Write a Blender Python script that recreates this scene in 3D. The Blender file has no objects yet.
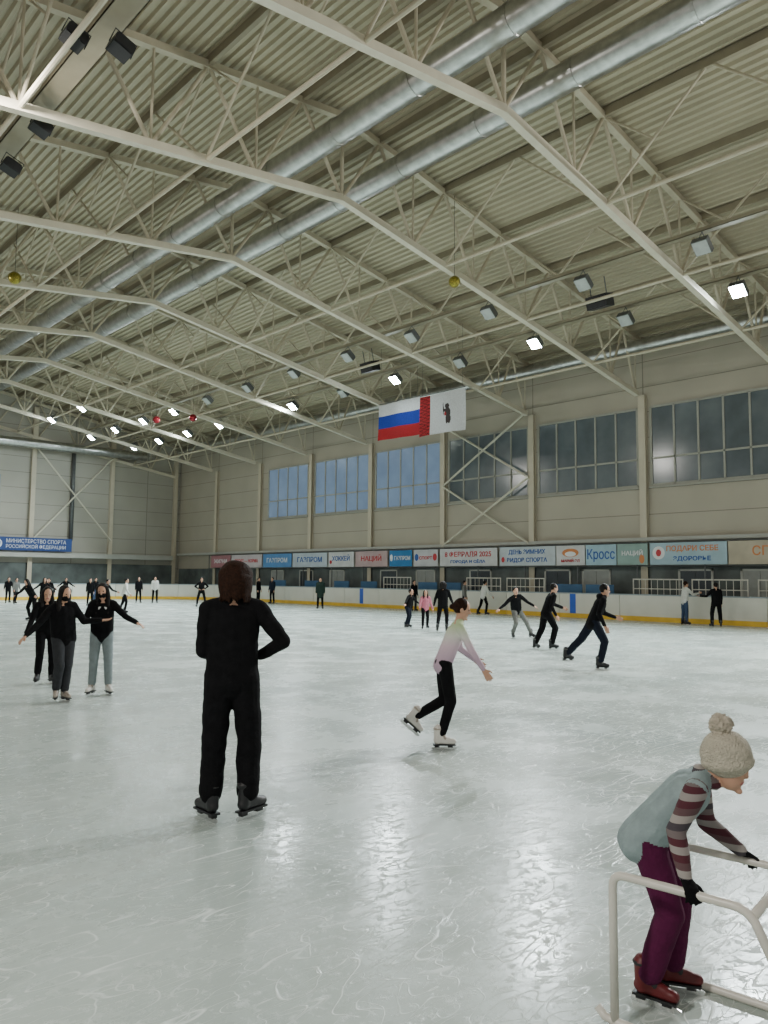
import bpy, bmesh, math, random
import numpy as np
from mathutils import Vector, Matrix, noise
random.seed(7)
SC=bpy.context.scene; COL=SC.collection

# ------------------------------------------------------------------ materials
MATS={}
def mat(name,col,rough=.6,metal=0.,emit=None,es=0.,nscale=0.,namt=0.,bump=0.,bscale=20.,spec=.5,dist=None):
    if name in MATS: return MATS[name]
    m=bpy.data.materials.new(name); m.use_nodes=True; nt=m.node_tree
    b=nt.nodes['Principled BSDF']; c=(col[0],col[1],col[2],1)
    b.inputs['Base Color'].default_value=c; b.inputs['Roughness'].default_value=rough
    b.inputs['Metallic'].default_value=metal; b.inputs['Specular IOR Level'].default_value=spec
    if emit: b.inputs['Emission Color'].default_value=(*emit,1); b.inputs['Emission Strength'].default_value=es
    if nscale>0 or bump>0: tc=nt.nodes.new('ShaderNodeTexCoord')
    if nscale>0:
        n=nt.nodes.new('ShaderNodeTexNoise'); n.inputs['Scale'].default_value=nscale; n.inputs['Detail'].default_value=5
        nt.links.new(tc.outputs['Object'],n.inputs['Vector'])
        r=nt.nodes.new('ShaderNodeValToRGB'); k=namt
        r.color_ramp.elements[0].position=.3; r.color_ramp.elements[1].position=.7
        r.color_ramp.elements[0].color=(max(0,col[0]*(1-k)),max(0,col[1]*(1-k)),max(0,col[2]*(1-k)),1)
        r.color_ramp.elements[1].color=(min(1,col[0]*(1+k)),min(1,col[1]*(1+k)),min(1,col[2]*(1+k)),1)
        nt.links.new(n.outputs['Fac'],r.inputs['Fac']); nt.links.new(r.outputs['Color'],b.inputs['Base Color'])
    if bump>0:
        n2=nt.nodes.new('ShaderNodeTexNoise'); n2.inputs['Scale'].default_value=bscale; n2.inputs['Detail'].default_value=4
        nt.links.new(tc.outputs['Object'],n2.inputs['Vector'])
        bp=nt.nodes.new('ShaderNodeBump'); bp.inputs['Strength'].default_value=bump; bp.inputs['Distance'].default_value=.02
        nt.links.new(n2.outputs['Fac'],bp.inputs['Height']); nt.links.new(bp.outputs['Normal'],b.inputs['Normal'])
    MATS[name]=m; return m

M_chord=mat('chord_paint',(.61,.56,.44),.45,nscale=3,namt=.06)
M_web=mat('web_paint',(.47,.42,.31),.5,nscale=3,namt=.08)
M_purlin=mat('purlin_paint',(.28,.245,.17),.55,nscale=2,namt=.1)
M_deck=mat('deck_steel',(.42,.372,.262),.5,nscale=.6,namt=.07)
M_duct=mat('duct_steel',(.50,.50,.48),.32,metal=1.,nscale=4,namt=.18)
M_col=mat('column_paint',(.52,.46,.35),.55,nscale=2,namt=.05)
M_brace=mat('brace_paint',(.58,.55,.44),.5,nscale=2,namt=.05)
M_dark=mat('dark_plastic',(.012,.012,.014),.5,nscale=10,namt=.2)
M_grey=mat('grey_metal',(.13,.135,.135),.45,metal=.4,nscale=8,namt=.1)
M_frame=mat('window_frame_paint',(.34,.33,.28),.5,nscale=8,namt=.05)
M_board=mat('board_white',(.72,.71,.63),.35,nscale=1.5,namt=.05)
M_kick=mat('kick_yellow',(.80,.50,.04),.4,nscale=3,namt=.1)
M_cap=mat('cap_grey',(.30,.35,.38),.4,nscale=3,namt=.1)
M_blue=mat('line_blue',(.02,.10,.55),.4,nscale=3,namt=.05)
M_white=mat('white_vinyl',(.75,.75,.74),.5,nscale=3,namt=.04)
M_wtube=mat('white_tube_paint',(.70,.67,.60),.3,nscale=6,namt=.08)
M_skin=mat('skin',(.55,.31,.21),.5,nscale=12,namt=.08)
M_lips=mat('lips',(.42,.12,.11),.45,nscale=12,namt=.05)
M_eye=mat('eye_dark',(.03,.02,.015),.15,nscale=30,namt=.1)
M_hairb=mat('hair_black',(.008,.006,.006),.6,nscale=60,namt=.4,bump=.4,bscale=90,spec=.2)
M_hairbr=mat('hair_brown',(.022,.009,.005),.7,nscale=60,namt=.45,bump=.5,bscale=90,spec=.12)
M_black=mat('cloth_black',(.006,.006,.007),.9,nscale=20,namt=.25,bump=.25,bscale=60,spec=.12)
M_blade=mat('blade_steel',(.7,.7,.7),.2,metal=1.,nscale=20,namt=.05)
def cloth(n,c): return mat('cloth_'+n,c,.85,nscale=18,namt=.12,bump=.25,bscale=60,spec=.2)

# ------------------------------------------------------------------ mesh helpers
class MB:
    def __init__(s): s.v=[];s.f=[];s.m=[]
    def add(s,vs,fs,mi=0):
        o=len(s.v); s.v+= [tuple(v) for v in vs]; s.f+=[tuple(i+o for i in f) for f in fs]; s.m+=[mi]*len(fs)
    def box(s,lo,hi,mi=0):
        x0,y0,z0=lo;x1,y1,z1=hi
        s.add([(x0,y0,z0),(x1,y0,z0),(x1,y1,z0),(x0,y1,z0),(x0,y0,z1),(x1,y0,z1),(x1,y1,z1),(x0,y1,z1)],
              [(0,3,2,1),(4,5,6,7),(0,1,5,4),(1,2,6,5),(2,3,7,6),(3,0,4,7)],mi)
    def tube(s,p0,p1,r,n=10,r1=None,mi=0,square=False):
        p0=Vector(p0);p1=Vector(p1);d=(p1-p0).normalized()
        up=Vector((0,0,1)) if abs(d.z)<.95 else Vector((0,1,0))
        a=d.cross(up).normalized();b=a.cross(d)
        if r1 is None:r1=r
        if square: n=4
        off=math.pi/4 if square else 0
        vs=[]
        for p,rr in((p0,r),(p1,r1)):
            for i in range(n):
                t=2*math.pi*i/n+off; vs.append(p+a*rr*math.cos(t)+b*rr*math.sin(t))
        fs=[(i,(i+1)%n,n+(i+1)%n,n+i) for i in range(n)]+[tuple(range(n-1,-1,-1)),tuple(range(n,2*n))]
        s.add(vs,fs,mi)
    def path(s,pts,r,n=10,mi=0):
        pts=[Vector(p) for p in pts]
        rings=[];prev=None
        for i,p in enumerate(pts):
            d=((pts[min(i+1,len(pts)-1)]-pts[max(i-1,0)])).normalized()
            if prev is None:
                up=Vector((0,0,1)) if abs(d.z)<.9 else Vector((1,0,0)); a=d.cross(up).normalized()
            else: a=(prev-d*prev.dot(d)).normalized()
            prev=a;b=d.cross(a)
            rings.append([p+a*r*math.cos(2*math.pi*k/n)+b*r*math.sin(2*math.pi*k/n) for k in range(n)])
        vs=[v for R in rings for v in R];fs=[]
        for i in range(len(rings)-1):
            for k in range(n): fs.append((i*n+k,i*n+(k+1)%n,(i+1)*n+(k+1)%n,(i+1)*n+k))
        fs+= [tuple(range(n-1,-1,-1)),tuple((len(rings)-1)*n+k for k in range(n))]
        s.add(vs,fs,mi)
    def sphere(s,c,r,nu=14,nv=9,mi=0):
        if not hasattr(r,'__len__'): r=(r,r,r)
        vs=[(c[0],c[1],c[2]+r[2])]
        for j in range(1,nv):
            t=math.pi*j/nv
            for i in range(nu):
                a=2*math.pi*i/nu; vs.append((c[0]+r[0]*math.sin(t)*math.cos(a),c[1]+r[1]*math.sin(t)*math.sin(a),c[2]+r[2]*math.cos(t)))
        vs.append((c[0],c[1],c[2]-r[2])); L=len(vs)-1; fs=[]
        for i in range(nu): fs.append((0,1+i,1+(i+1)%nu)); fs.append((L,L-nu+(i+1)%nu,L-nu+i))
        for j in range(nv-2):
            for i in range(nu):
                a=1+j*nu+i;b=1+j*nu+(i+1)%nu; fs.append((a,a+nu,b+nu,b))
        s.add(vs,fs,mi)
    def mesh(s,name,mats,smooth=False):
        me=bpy.data.meshes.new(name); me.from_pydata(s.v,[],s.f)
        for m in mats: me.materials.append(m)
        me.polygons.foreach_set('material_index',s.m)
        if smooth: me.polygons.foreach_set('use_smooth',[True]*len(s.f))
        me.update(); return me
def obj(name,data,loc=(0,0,0),parent=None,rotz=0.):
    o=bpy.data.objects.new(name,data); COL.objects.link(o)
    if parent: o.parent=parent
    o.location=loc; o.rotation_euler=(0,0,rotz); return o
def top(o,label,cat,group=None):
    o['label']=label;o['category']=cat
    if group:o['group']=group
    return o
def struct(o): o['kind']='structure'; return o
def dup(o,name=None,parent=None,loc=None):
    c=o.copy(); COL.objects.link(c)
    if parent: c.parent=parent
    if loc is not None: c.location=loc
    for ch in o.children: dup(ch,parent=c)
    return c
def text(body,size,m,parent,loc,rot,name='lettering',width=None,bold=0.):
    cu=bpy.data.curves.new('t','FONT');cu.body=body;cu.size=size;cu.align_x='CENTER';cu.align_y='CENTER';cu.extrude=.004;cu.offset=bold
    t=bpy.data.objects.new('t',cu);COL.objects.link(t)
    dg=bpy.context.evaluated_depsgraph_get()
    me=bpy.data.meshes.new_from_object(t.evaluated_get(dg)); bpy.data.objects.remove(t)
    me.materials.clear();me.materials.append(m)
    o=obj(name,me,loc,parent); o.rotation_euler=rot
    if width and len(me.vertices):
        xs=[v.co.x for v in me.vertices]; w=max(xs)-min(xs)
        if w>0: o.scale=(width/w,1,1)
    return o

# ------------------------------------------------------------------ people
def capsule(p0,p1,r0,r1,n=14,k=4):
    p0=np.array(p0,float);p1=np.array(p1,float);d=p1-p0;L=np.linalg.norm(d)
    if L<1e-6: d=np.array([0,0,1.]);
    else: d=d/L
    u=np.array([0,0,1.]) if abs(d[2])<.9 else np.array([1.,0,0])
    a=np.cross(d,u);a/=np.linalg.norm(a);b=np.cross(d,a)
    prof=[]
    for i in range(k+1):
        t=-math.pi/2+math.pi/2*i/k; prof.append((r0*math.sin(t),max(1e-4,r0*math.cos(t)),0))
    for i in range(k+1):
        t=math.pi/2*i/k; prof.append((r1*math.sin(t),max(1e-4,r1*math.cos(t)),1))
    vs=[]
    for (ax,rr,e) in prof:
        c=(p1 if e else p0)+d*ax
        for i in range(n):
            t=2*math.pi*i/n; vs.append(c+a*rr*math.cos(t)+b*rr*math.sin(t))
    m=len(prof);fs=[]
    for j in range(m-1):
        for i in range(n): fs.append((j*n+i,(j+1)*n+i,(j+1)*n+(i+1)%n,j*n+(i+1)%n))
    fs.append(tuple(range(n)));fs.append(tuple((m-1)*n+i for i in range(n-1,-1,-1)))
    return vs,fs
class Prims:
    def __init__(s): s.P=[]
    def cap(s,p0,p1,r0,r1,m): s.P.append(('c',np.array(p0,float),np.array(p1,float),r0,r1,m))
    def ell(s,c,ax,m):  # ax: 3 vectors incl. radii
        s.P.append(('e',np.array(c,float),[np.array(a,float) for a in ax],0,0,m))
    def build(s,voxel,mats,name,smooth=2,fold=0.,foldm=(),seed=0):
        mb=MB()
        for p in s.P:
            if p[0]=='c': vs,fs=capsule(p[1],p[2],p[3],p[4])
            else:
                t=MB();t.sphere((0,0,0),1,16,10); A=np.array(p[2]); vs=[p[1]+np.array(v)@A for v in t.v]; fs=t.f
                if np.linalg.det(A)<0: fs=[tuple(reversed(f)) for f in fs]
            mb.add(vs,fs)
        me=mb.mesh('tmp',[])
        bm=bmesh.new();bm.from_mesh(me);bmesh.ops.recalc_face_normals(bm,faces=bm.faces);bm.to_mesh(me);bm.free()
        o=obj('tmp',me);md=o.modifiers.new('r','REMESH');md.mode='VOXEL';md.voxel_size=voxel
        dg=bpy.context.evaluated_depsgraph_get()
        r=bpy.data.meshes.new_from_object(o.evaluated_get(dg)); bpy.data.objects.remove(o); bpy.data.meshes.remove(me)
        n=len(r.vertices);co=np.empty(n*3);r.vertices.foreach_get('co',co);co=co.reshape(-1,3)
        e=np.empty(len(r.edges)*2,dtype=np.int32);r.edges.foreach_get('vertices',e);e=e.reshape(-1,2)
        deg=np.bincount(e.ravel(),minlength=n)[:,None].astype(float)
        for _ in range(smooth):
            sm=np.zeros_like(co);np.add.at(sm,e[:,0],co[e[:,1]]);np.add.at(sm,e[:,1],co[e[:,0]])
            co=co*.5+.5*sm/np.maximum(deg,1)
        def classify(pts):
            best=np.full(len(pts),1e9);bi=np.zeros(len(pts),dtype=np.int32)
            for p in s.P:
                if p[0]=='c':
                    d=p[2]-p[1];L=max(d@d,1e-9);t=np.clip(((pts-p[1])@d)/L,0,1)
                    D=np.linalg.norm(pts-(p[1]+t[:,None]*d),axis=1)-(p[3]+(p[4]-p[3])*t)
                else:
                    A=np.array(p[2]);q=(pts-p[1])@np.linalg.inv(A); mr=min(np.linalg.norm(a) for a in A)
                    D=(np.linalg.norm(q,axis=1)-1)*mr
                k=D<best;best[k]=D[k];bi[k]=p[5]
            return bi
        if fold>0:
            vm=classify(co);r.vertices.foreach_set('co',co.ravel());r.update()
            nr=np.empty(n*3);r.vertices.foreach_get('normal',nr);nr=nr.reshape(-1,3)
            fm=set(foldm)
            for i in range(n):
                if vm[i] in fm:
                    p=co[i]; v=noise.noise(Vector((p[0]*7+seed,p[1]*7,p[2]*12)))+.35*noise.noise(Vector((p[0]*18,p[1]*18+seed,p[2]*30)))
                    co[i]+=nr[i]*v*fold
        r.vertices.foreach_set('co',co.ravel());r.update()
        nf=len(r.polygons);c=np.empty(nf*3);r.polygons.foreach_get('center',c)
        mi=classify(c.reshape(-1,3))
        r.materials.clear()
        for m in mats:r.materials.append(m)
        r.polygons.foreach_set('material_index',mi);r.polygons.foreach_set('use_smooth',[True]*nf)
        r.name=name;r.update();return r
def U(v):
    v=np.array(v,float);return v/np.linalg.norm(v)
# skate template meshes
SK={}
def skate_mesh(m,trim):
    key=(m.name,trim.name)
    if key in SK:return SK[key]
    p=Prims();z=-.15
    p.cap((0,-.035,z+.10),(0,-.03,z+.235),.042,.050,0)
    p.cap((0,-.045,z+.105),(0,.145,z+.092),.040,.034,0)
    p.cap((0,.0,z+.13),(0,.10,z+.105),.040,.034,0)
    p.cap((0,.02,z+.16),(0,.015,z+.25),.034,.040,0)
    p.ell((0,-.03,z+.235),[(.056,0,0),(0,.060,0),(0,0,.018)],1)
    for k in range(4): p.cap((-.022,.045+.0*k-.012*k,z+.135+.028*k),(.022,.045-.012*k,z+.135+.028*k),.019,.019,1)
    b=p.build(.0085,[m,trim],'boot',1)
    mb=MB()
    mb.box((-.034,-.085,z+.052),(.034,.165,z+.066),0)
    mb.box((-.018,-.07,z+.03),(.018,-.015,z+.054),0);mb.box((-.018,.08,z+.03),(.018,.135,z+.054),0)
    pr=[(-.105,.012),(-.10,.032),(.165,.034),(.185,.026),(.18,.012),(.165,.003),(.14,0),(-.09,0)]
    n=len(pr);vs=[(x,y,z+h) for x in(-.0025,.0025) for y,h in pr]
    mb.add(vs,[tuple(range(n)),tuple(range(2*n-1,n-1,-1))]+[(i,n+i,n+(i+1)%n,(i+1)%n) for i in range(n)],1)
    bl=mb.mesh('blade',[M_dark,M_blade]);SK[key]=(b,bl);return SK[key]
def hand_prims(p,w,d,s,n,k,curl,m,fr=.0085):
    d=U(d);s=U(np.array(s)-d*(np.dot(s,d)));n=U(np.array(n)-d*np.dot(n,d)-s*np.dot(n,s))
    for o in(-.026,-.009,.009,.026): p.cap(w+d*.012*k+s*o*.6*k,w+d*.082*k+s*o*k,.0145*k,.0125*k,m)
    for o,L in((.033,.064),(.0112,.073),(-.0112,.068),(-.033,.052)):
        b=w+d*.085*k+s*o*k;c1=curl*.5+.05;d1=d*math.cos(c1)+n*math.sin(c1)+s*o*1.5;q=b+d1*L*.52*k
        c2=curl*1.1+.12;d2=d*math.cos(c2)+n*math.sin(c2)+s*o*1.0;q2=q+d2*L*.34*k
        c3=curl*1.7+.15;d3=d*math.cos(c3)+n*math.sin(c3);q3=q2+d3*L*.24*k
        p.cap(b,q,fr*k*1.05,fr*k,m);p.cap(q,q2,fr*k,fr*k*.93,m);p.cap(q2,q3,fr*k*.93,fr*k*.8,m)
    b=w+d*.025*k+s*.022*k;q=b+U(d*.65+s*.7+n*.25)*.045*k;q2=q+U(d*.9+s*.25+n*.3)*.035*k
    p.cap(b,q,.0125*k,.0105*k,m);p.cap(q,q2,.0105*k,.0085*k,m)
STAND=dict(sp=(0,.02,1),nk=(0,.08,1),hf=(0,1,0),uaR=(.16,.02,-1),faR=(.06,.25,-1),uaL=(-.16,.02,-1),faL=(-.06,.25,-1),
           thR=(.08,.03,-1),shR=(.04,-.06,-1),thL=(-.08,.03,-1),shL=(-.04,-.06,-1),toeR=(.3,1,0),toeL=(-.3,1,0),anchor='M')
def person(label,xy,phi,s=1.,pose=None,topc=None,pants=None,skin=None,hair='short',hairm=None,boot=None,trim=None,
           voxel=.014,sh=.17,bulk=1.,legw=1.,hem=.06,fold=.005,headk=1.,gloves=None,curl=.35,face=False,hood=False,sleeve=None,
           hat=None,group=None,extra=None,mask=False,seed=None):
    J=dict(STAND)
    if pose:J.update(pose)
    topc=topc or M_black;pants=pants or M_black;hairm=hairm or M_hairb;boot=boot or M_dark;trim=trim or M_grey
    sleeve=sleeve or topc;gl=gloves or M_skin
    mats=[topc,pants,M_skin,M_lips,gl,sleeve,hairm,M_white]
    P=Prims();X=np.array([1.,0,0]);S=U(J['sp']);Xc=U(X-S*(X@S));Fc=np.cross(S,Xc)
    tw=J.get('twist',0.)
    if tw: Xc,Fc=Xc*math.cos(tw)+Fc*math.sin(tw),Fc*math.cos(tw)-Xc*math.sin(tw)
    O=np.zeros(3);N=S*.48*s
    b=bulk
    c=S*.35*s
    # torso
    for g in(-1,1):
        P.cap(O+X*.07*g*s-S*hem*s,c+Xc*.068*g*s,.096*b*s,.098*b*s,0)
        P.cap(c+Xc*.07*g*s,N-S*.055*s+Xc*(sh-.05)*g*s,.09*b*s,.060*b*s,0)
        P.cap(N+S*.015*s,N-S*.05*s+Xc*sh*g*s,.045*b*s,.056*b*s,0)
    P.cap(O-S*hem*s,c,.112*b*s,.108*b*s,0)
    # pelvis / legs
    P.ell(O-S*.03*s,[X*.150*s*min(b,1.05),np.array([0,1,0])*.105*s,np.array([0,0,1])*.10*s],1)
    ank={}
    for g,k in((1,'R'),(-1,'L')):
        h=O+X*.085*g*s+np.array([0,0,-.02])*s;th=U(J['th'+k]);shn=U(J['sh'+k])
        kn=h+th*.42*s;an=kn+shn*.40*s
        P.cap(h,kn,.084*s*(.5+.5*legw),.060*legw*s,1);P.cap(kn,an-shn*(.045*s),.058*legw*s,.046*legw**1.4*s,1)
        ank[k]=(an,shn)
    # feet frames, ground offset
    feet={}
    for k in'RL':
        an,shn=ank[k];t=U(J['toe'+k]);u=-shn;ff=J.get('flat'+k,True)
        if ff: u=np.array([0,0,1.])
        u=U(u-t*(u@t));x=np.cross(t,u);feet[k]=(an,x,t,u)
    sk=s*1.0
    low=min((feet[k][0]-feet[k][3]*.15*sk)[2] for k in'RL')
    an_={'M':(ank['R'][0]+ank['L'][0])/2,'R':ank['R'][0],'L':ank['L'][0]}[J['anchor']]
    off=np.array([-an_[0],-an_[1],-low])
    # arms
    wr={}
    for g,k in((1,'R'),(-1,'L')):
        a=N-S*.05*s+Xc*sh*g*s
        up=J.get('thumb'+k);nn=J.get('palm'+k)
        if nn is None: nn=-Xc*g
        if 'grip'+k in J:
            hd=U(J['hd'+k]);pn=U(J['palm'+k])
            tgt=np.array(J['grip'+k],float)-off-hd*.075*s-pn*.030*s
            v=tgt-a;D=np.linalg.norm(v);L1,L2=.285*s,.245*s;kk=max(1.,D*1.002/(L1+L2))
            wr['reach'+k]=D/(L1+L2);L1*=kk;L2*=kk
            ca=(L1*L1+D*D-L2*L2)/(2*L1*D);ca=min(1,max(-1,ca));vv=v/D
            pl=np.array(J.get('pole'+k,(0,-1,0)),float);pl=U(pl-vv*(pl@vv))
            el=a+vv*L1*ca+pl*L1*math.sqrt(1-ca*ca);w=tgt;ua=U(el-a);fa=U(w-el)
        else:
            ua=U(J['ua'+k]);fa=U(J['fa'+k]);el=a+ua*.285*s;w=el+fa*.245*s
            hd=U(J.get('hd'+k,fa))
        P.cap(a,el,.056*b*s,.045*b*s,5);P.cap(el,w-fa*.01*s,.045*b*s,.033*b*s,5)
        P.cap(w-fa*.09*s,w,.028*s,.023*s,2 if not gloves else 4)
        cl=J.get('curl'+k,curl)
        if up is None:
            up=Fc if abs(hd@Fc)<.8 else S
        hand_prims(P,w+fa*.005*s,hd,up,nn,s*(1.0 if s>.85 else 1.06),cl,4,.0085 if voxel<.01 else .0105)
        wr[k]=w
    # head
    nk=U(J['nk']);hf=U(J['hf']);hk=headk*s
    P.cap(N-S*.02*s,N+nk*.10*s,.055*s,.050*s,2)
    HC=N+nk*.155*s*(.7+.3*headk);hu=U(nk-hf*(nk@hf))
    if 'hu' in J: hu=U(np.array(J['hu'])-hf*(np.array(J['hu'])@hf))
    hx=np.cross(hf,hu)
    ns=J.get('nose',1.)
    P.ell(HC+hu*.018*hk,[hx*.074*hk,hf*.092*hk,hu*.100*hk],2)
    P.ell(HC+hf*.030*hk-hu*.058*hk,[hx*.054*hk,hf*.056*hk,hu*.062*hk],2)
    P.cap(HC+hf*.086*hk+hu*.002*hk,HC+hf*(.088+.016*ns)*hk-hu*.028*hk,.010*hk,.0135*hk*(.7+.3*ns),2)
    P.cap(HC+hf*.078*hk-hu*.106*hk,HC+hf*.074*hk-hu*.106*hk,.016*hk,.016*hk,2)
    P.cap(HC+hf*.079*hk-hu*.062*hk-hx*.016*hk,HC+hf*.079*hk-hu*.062*hk+hx*.016*hk,.0095*hk,.0095*hk,3)
    for g in(-1,1):
        P.cap(HC+hf*.076*hk+hu*.022*hk+hx*g*.018*hk,HC+hf*.068*hk+hu*.024*hk+hx*g*.045*hk,.012*hk,.010*hk,2)
        P.ell(HC+hx*g*.076*hk-hf*.005*hk-hu*.01*hk,[hx*.012*hk,hf*.020*hk,hu*.031*hk],2)
    if mask: P.ell(HC+hf*.038*hk-hu*.060*hk,[hx*.060*hk,hf*.064*hk,hu*.050*hk],0)
    if hood:
        P.ell(N+S*.0*s-Fc*.07*s,[Xc*.125*s,Fc*.06*s,S*.065*s],0); P.cap(N-Xc*.07*s+Fc*.02*s+S*.02*s,N+Xc*.07*s+Fc*.02*s+S*.02*s,.045*s,.045*s,0)
    if extra: extra(P,dict(N=N,S=S,Xc=Xc,Fc=Fc,HC=HC,hf=hf,hu=hu,hx=hx,s=s,O=O,c=c,hk=hk))
    root=bpy.data.objects.new('person',None);root.empty_display_size=.3;COL.objects.link(root)
    root.location=(xy[0],xy[1],0.)
    d=U([xy[0],xy[1],0]);rz=math.atan2(-d[0],d[1])-math.radians(phi);root.rotation_euler=(0,0,rz)
    top(root,label,'person',group)
    sd=seed if seed is not None else random.random()*50
    me=P.build(voxel*min(1,s),mats,'body',2 if voxel>.01 else 2,fold*s,(0,1,5),sd)
    bo=obj('body',me,off,root)
    # hair
    H=Prims()
    if hair!='none':
        H.ell(HC+hu*.030*hk-hf*.016*hk,[hx*.084*hk,hf*.094*hk,hu*.102*hk],0)
        if hair=='bob':
            for g in(-1,1):
                H.cap(HC+hx*g*.075*hk-hf*.03*hk+hu*.04*hk,HC+hx*g*.080*hk-hf*.03*hk-hu*.075*hk,.050*hk,.040*hk,0)
            H.cap(HC-hf*.065*hk+hu*.03*hk,HC-hf*.070*hk-hu*.085*hk,.075*hk,.058*hk,0)
            H.ell(HC+hu*.040*hk-hf*.025*hk,[hx*.118*hk,hf*.105*hk,hu*.100*hk],0)
            rs=random.Random(5)
            for i in range(26):
                a=(i/25-.5)*2*1.9;dx=math.sin(a)*.095;dy=-.045-math.cos(a)*.075
                H.cap(HC+hx*dx*hk+hf*dy*hk+hu*.02*hk,HC+hx*(dx*1.05+rs.uniform(-.012,.012))*hk+hf*dy*.95*hk-hu*(.125+rs.uniform(0,.035))*hk,.016*hk,.006*hk,0)
        if hair=='long':
            for g in(-1,1):
                H.cap(HC+hx*g*.066*hk+hf*.01*hk+hu*.05*hk,HC+hx*g*.080*hk+hf*.01*hk-hu*.10*hk,.034*hk,.036*hk,0)
                H.cap(HC+hx*g*.080*hk+hf*.01*hk-hu*.10*hk,N+Xc*g*.085*s+Fc*.085*s-S*.18*s,.038*hk,.024*hk,0)
            H.cap(HC-hf*.055*hk,N-Fc*.10*s-S*.15*s,.06*hk,.05*hk,0)
        if hair=='bun':
            H.cap(HC-hf*.085*hk+hu*.02*hk,HC-hf*.12*hk+hu*.00*hk,.035*hk,.032*hk,0)
        hm=H.build((.010 if voxel<.012 else .015)*min(1,s)*(.7 if hair=='bob' and voxel<.01 else 1),[hairm],'hair',2,.006*s,(0,),sd)
        obj('hair',hm,off,root)
    if hat:
        hat(root,off,dict(HC=HC,hf=hf,hu=hu,hx=hx,hk=hk))
    if face:
        mb=MB();mb.sphere((0,0,0),.0095*hk,10,7);em=mb.mesh('eye',[M_eye],True)
        for g in(-1,1):
            p=HC+hf*.083*hk+hu*.004*hk+hx*g*.031*hk-hf*.004*hk; obj('eye',em,tuple(p+off),root)
    bm_,bl_=skate_mesh(boot,trim)
    for k in'RL':
        an,x,t,u=feet[k]
        o=bpy.data.objects.new('ice_skate',bm_);COL.objects.link(o);o.parent=root
        Mx=Matrix(((x[0],t[0],u[0],0),(x[1],t[1],u[1],0),(x[2],t[2],u[2],0),(0,0,0,1)))
        o.matrix_local=Matrix.Translation(Vector(an+off))@Mx@Matrix.Scale(sk,4)
        bo_=bpy.data.objects.new('blade',bl_);COL.objects.link(bo_);bo_.parent=o
    return root,off,wr

c_navy=cloth('navy',(.008,.011,.022));c_jeansd=cloth('dark_jeans',(.030,.032,.036));c_jeansl=cloth('light_jeans',(.21,.25,.26))
c_blue=cloth('blue_jeans',(.05,.08,.15));c_white=cloth('white',(.60,.60,.56));c_pink=cloth('pink',(.55,.18,.24));c_grey=cloth('grey',(.16,.16,.15))
c_green=cloth('dark_green',(.018,.035,.028));c_red=cloth('dark_red',(.18,.03,.03));c_plum=cloth('plum',(.085,.008,.045));c_vest=cloth('vest_grey_blue',(.27,.34,.35))
M_wboot=mat('white_boot',(.70,.67,.62),.35,nscale=8,namt=.05)
M_tanboot=mat('tan_boot',(.38,.33,.28),.45,nscale=8,namt=.1)
M_redtrim=mat('red_trim',(.12,.009,.012),.45,nscale=8,namt=.1)

def stripes(name,cols,scale,axis=2):
    m=bpy.data.materials.new(name);m.use_nodes=True;nt=m.node_tree;b=nt.nodes['Principled BSDF'];b.inputs['Roughness'].default_value=.9
    tc=nt.nodes.new('ShaderNodeTexCoord');sx=nt.nodes.new('ShaderNodeSeparateXYZ');nt.links.new(tc.outputs['Object'],sx.inputs[0])
    mu=nt.nodes.new('ShaderNodeMath');mu.operation='MULTIPLY';mu.inputs[1].default_value=scale;nt.links.new(sx.outputs[axis],mu.inputs[0])
    fr=nt.nodes.new('ShaderNodeMath');fr.operation='FRACT';nt.links.new(mu.outputs[0],fr.inputs[0])
    r=nt.nodes.new('ShaderNodeValToRGB');r.color_ramp.interpolation='CONSTANT'
    for i,c in enumerate(cols):
        if i<2:e=r.color_ramp.elements[i];e.position=i/len(cols)
        else:e=r.color_ramp.elements.new(i/len(cols))
        e.color=(*c,1)
    nt.links.new(fr.outputs[0],r.inputs[0]);nt.links.new(r.outputs[0],b.inputs['Base Color']);return m
M_stripe=stripes('knit_stripes',[(.08,.018,.028),(.30,.27,.26),(.08,.018,.028),(.16,.13,.13),(.06,.05,.06),(.34,.31,.29),(.11,.06,.065)],6.)
def ombre():
    m=bpy.data.materials.new('ombre_top');m.use_nodes=True;nt=m.node_tree;b=nt.nodes['Principled BSDF'];b.inputs['Roughness'].default_value=.7
    tc=nt.nodes.new('ShaderNodeTexCoord');sx=nt.nodes.new('ShaderNodeSeparateXYZ');nt.links.new(tc.outputs['Object'],sx.inputs[0])
    r=nt.nodes.new('ShaderNodeValToRGB');mp=nt.nodes.new('ShaderNodeMapRange');mp.inputs[1].default_value=.02;mp.inputs[2].default_value=.42
    nt.links.new(sx.outputs[2],mp.inputs[0]);nt.links.new(mp.outputs[0],r.inputs[0])
    r.color_ramp.elements[0].color=(.50,.36,.46,1);r.color_ramp.elements[1].color=(.48,.60,.34,1);r.color_ramp.elements[1].position=.9
    e=r.color_ramp.elements.new(.35);e.color=(.66,.50,.58,1);e=r.color_ramp.elements.new(.6);e.color=(.68,.67,.62,1)
    nt.links.new(r.outputs[0],b.inputs['Base Color']);return m
M_ombre=ombre()

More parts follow.
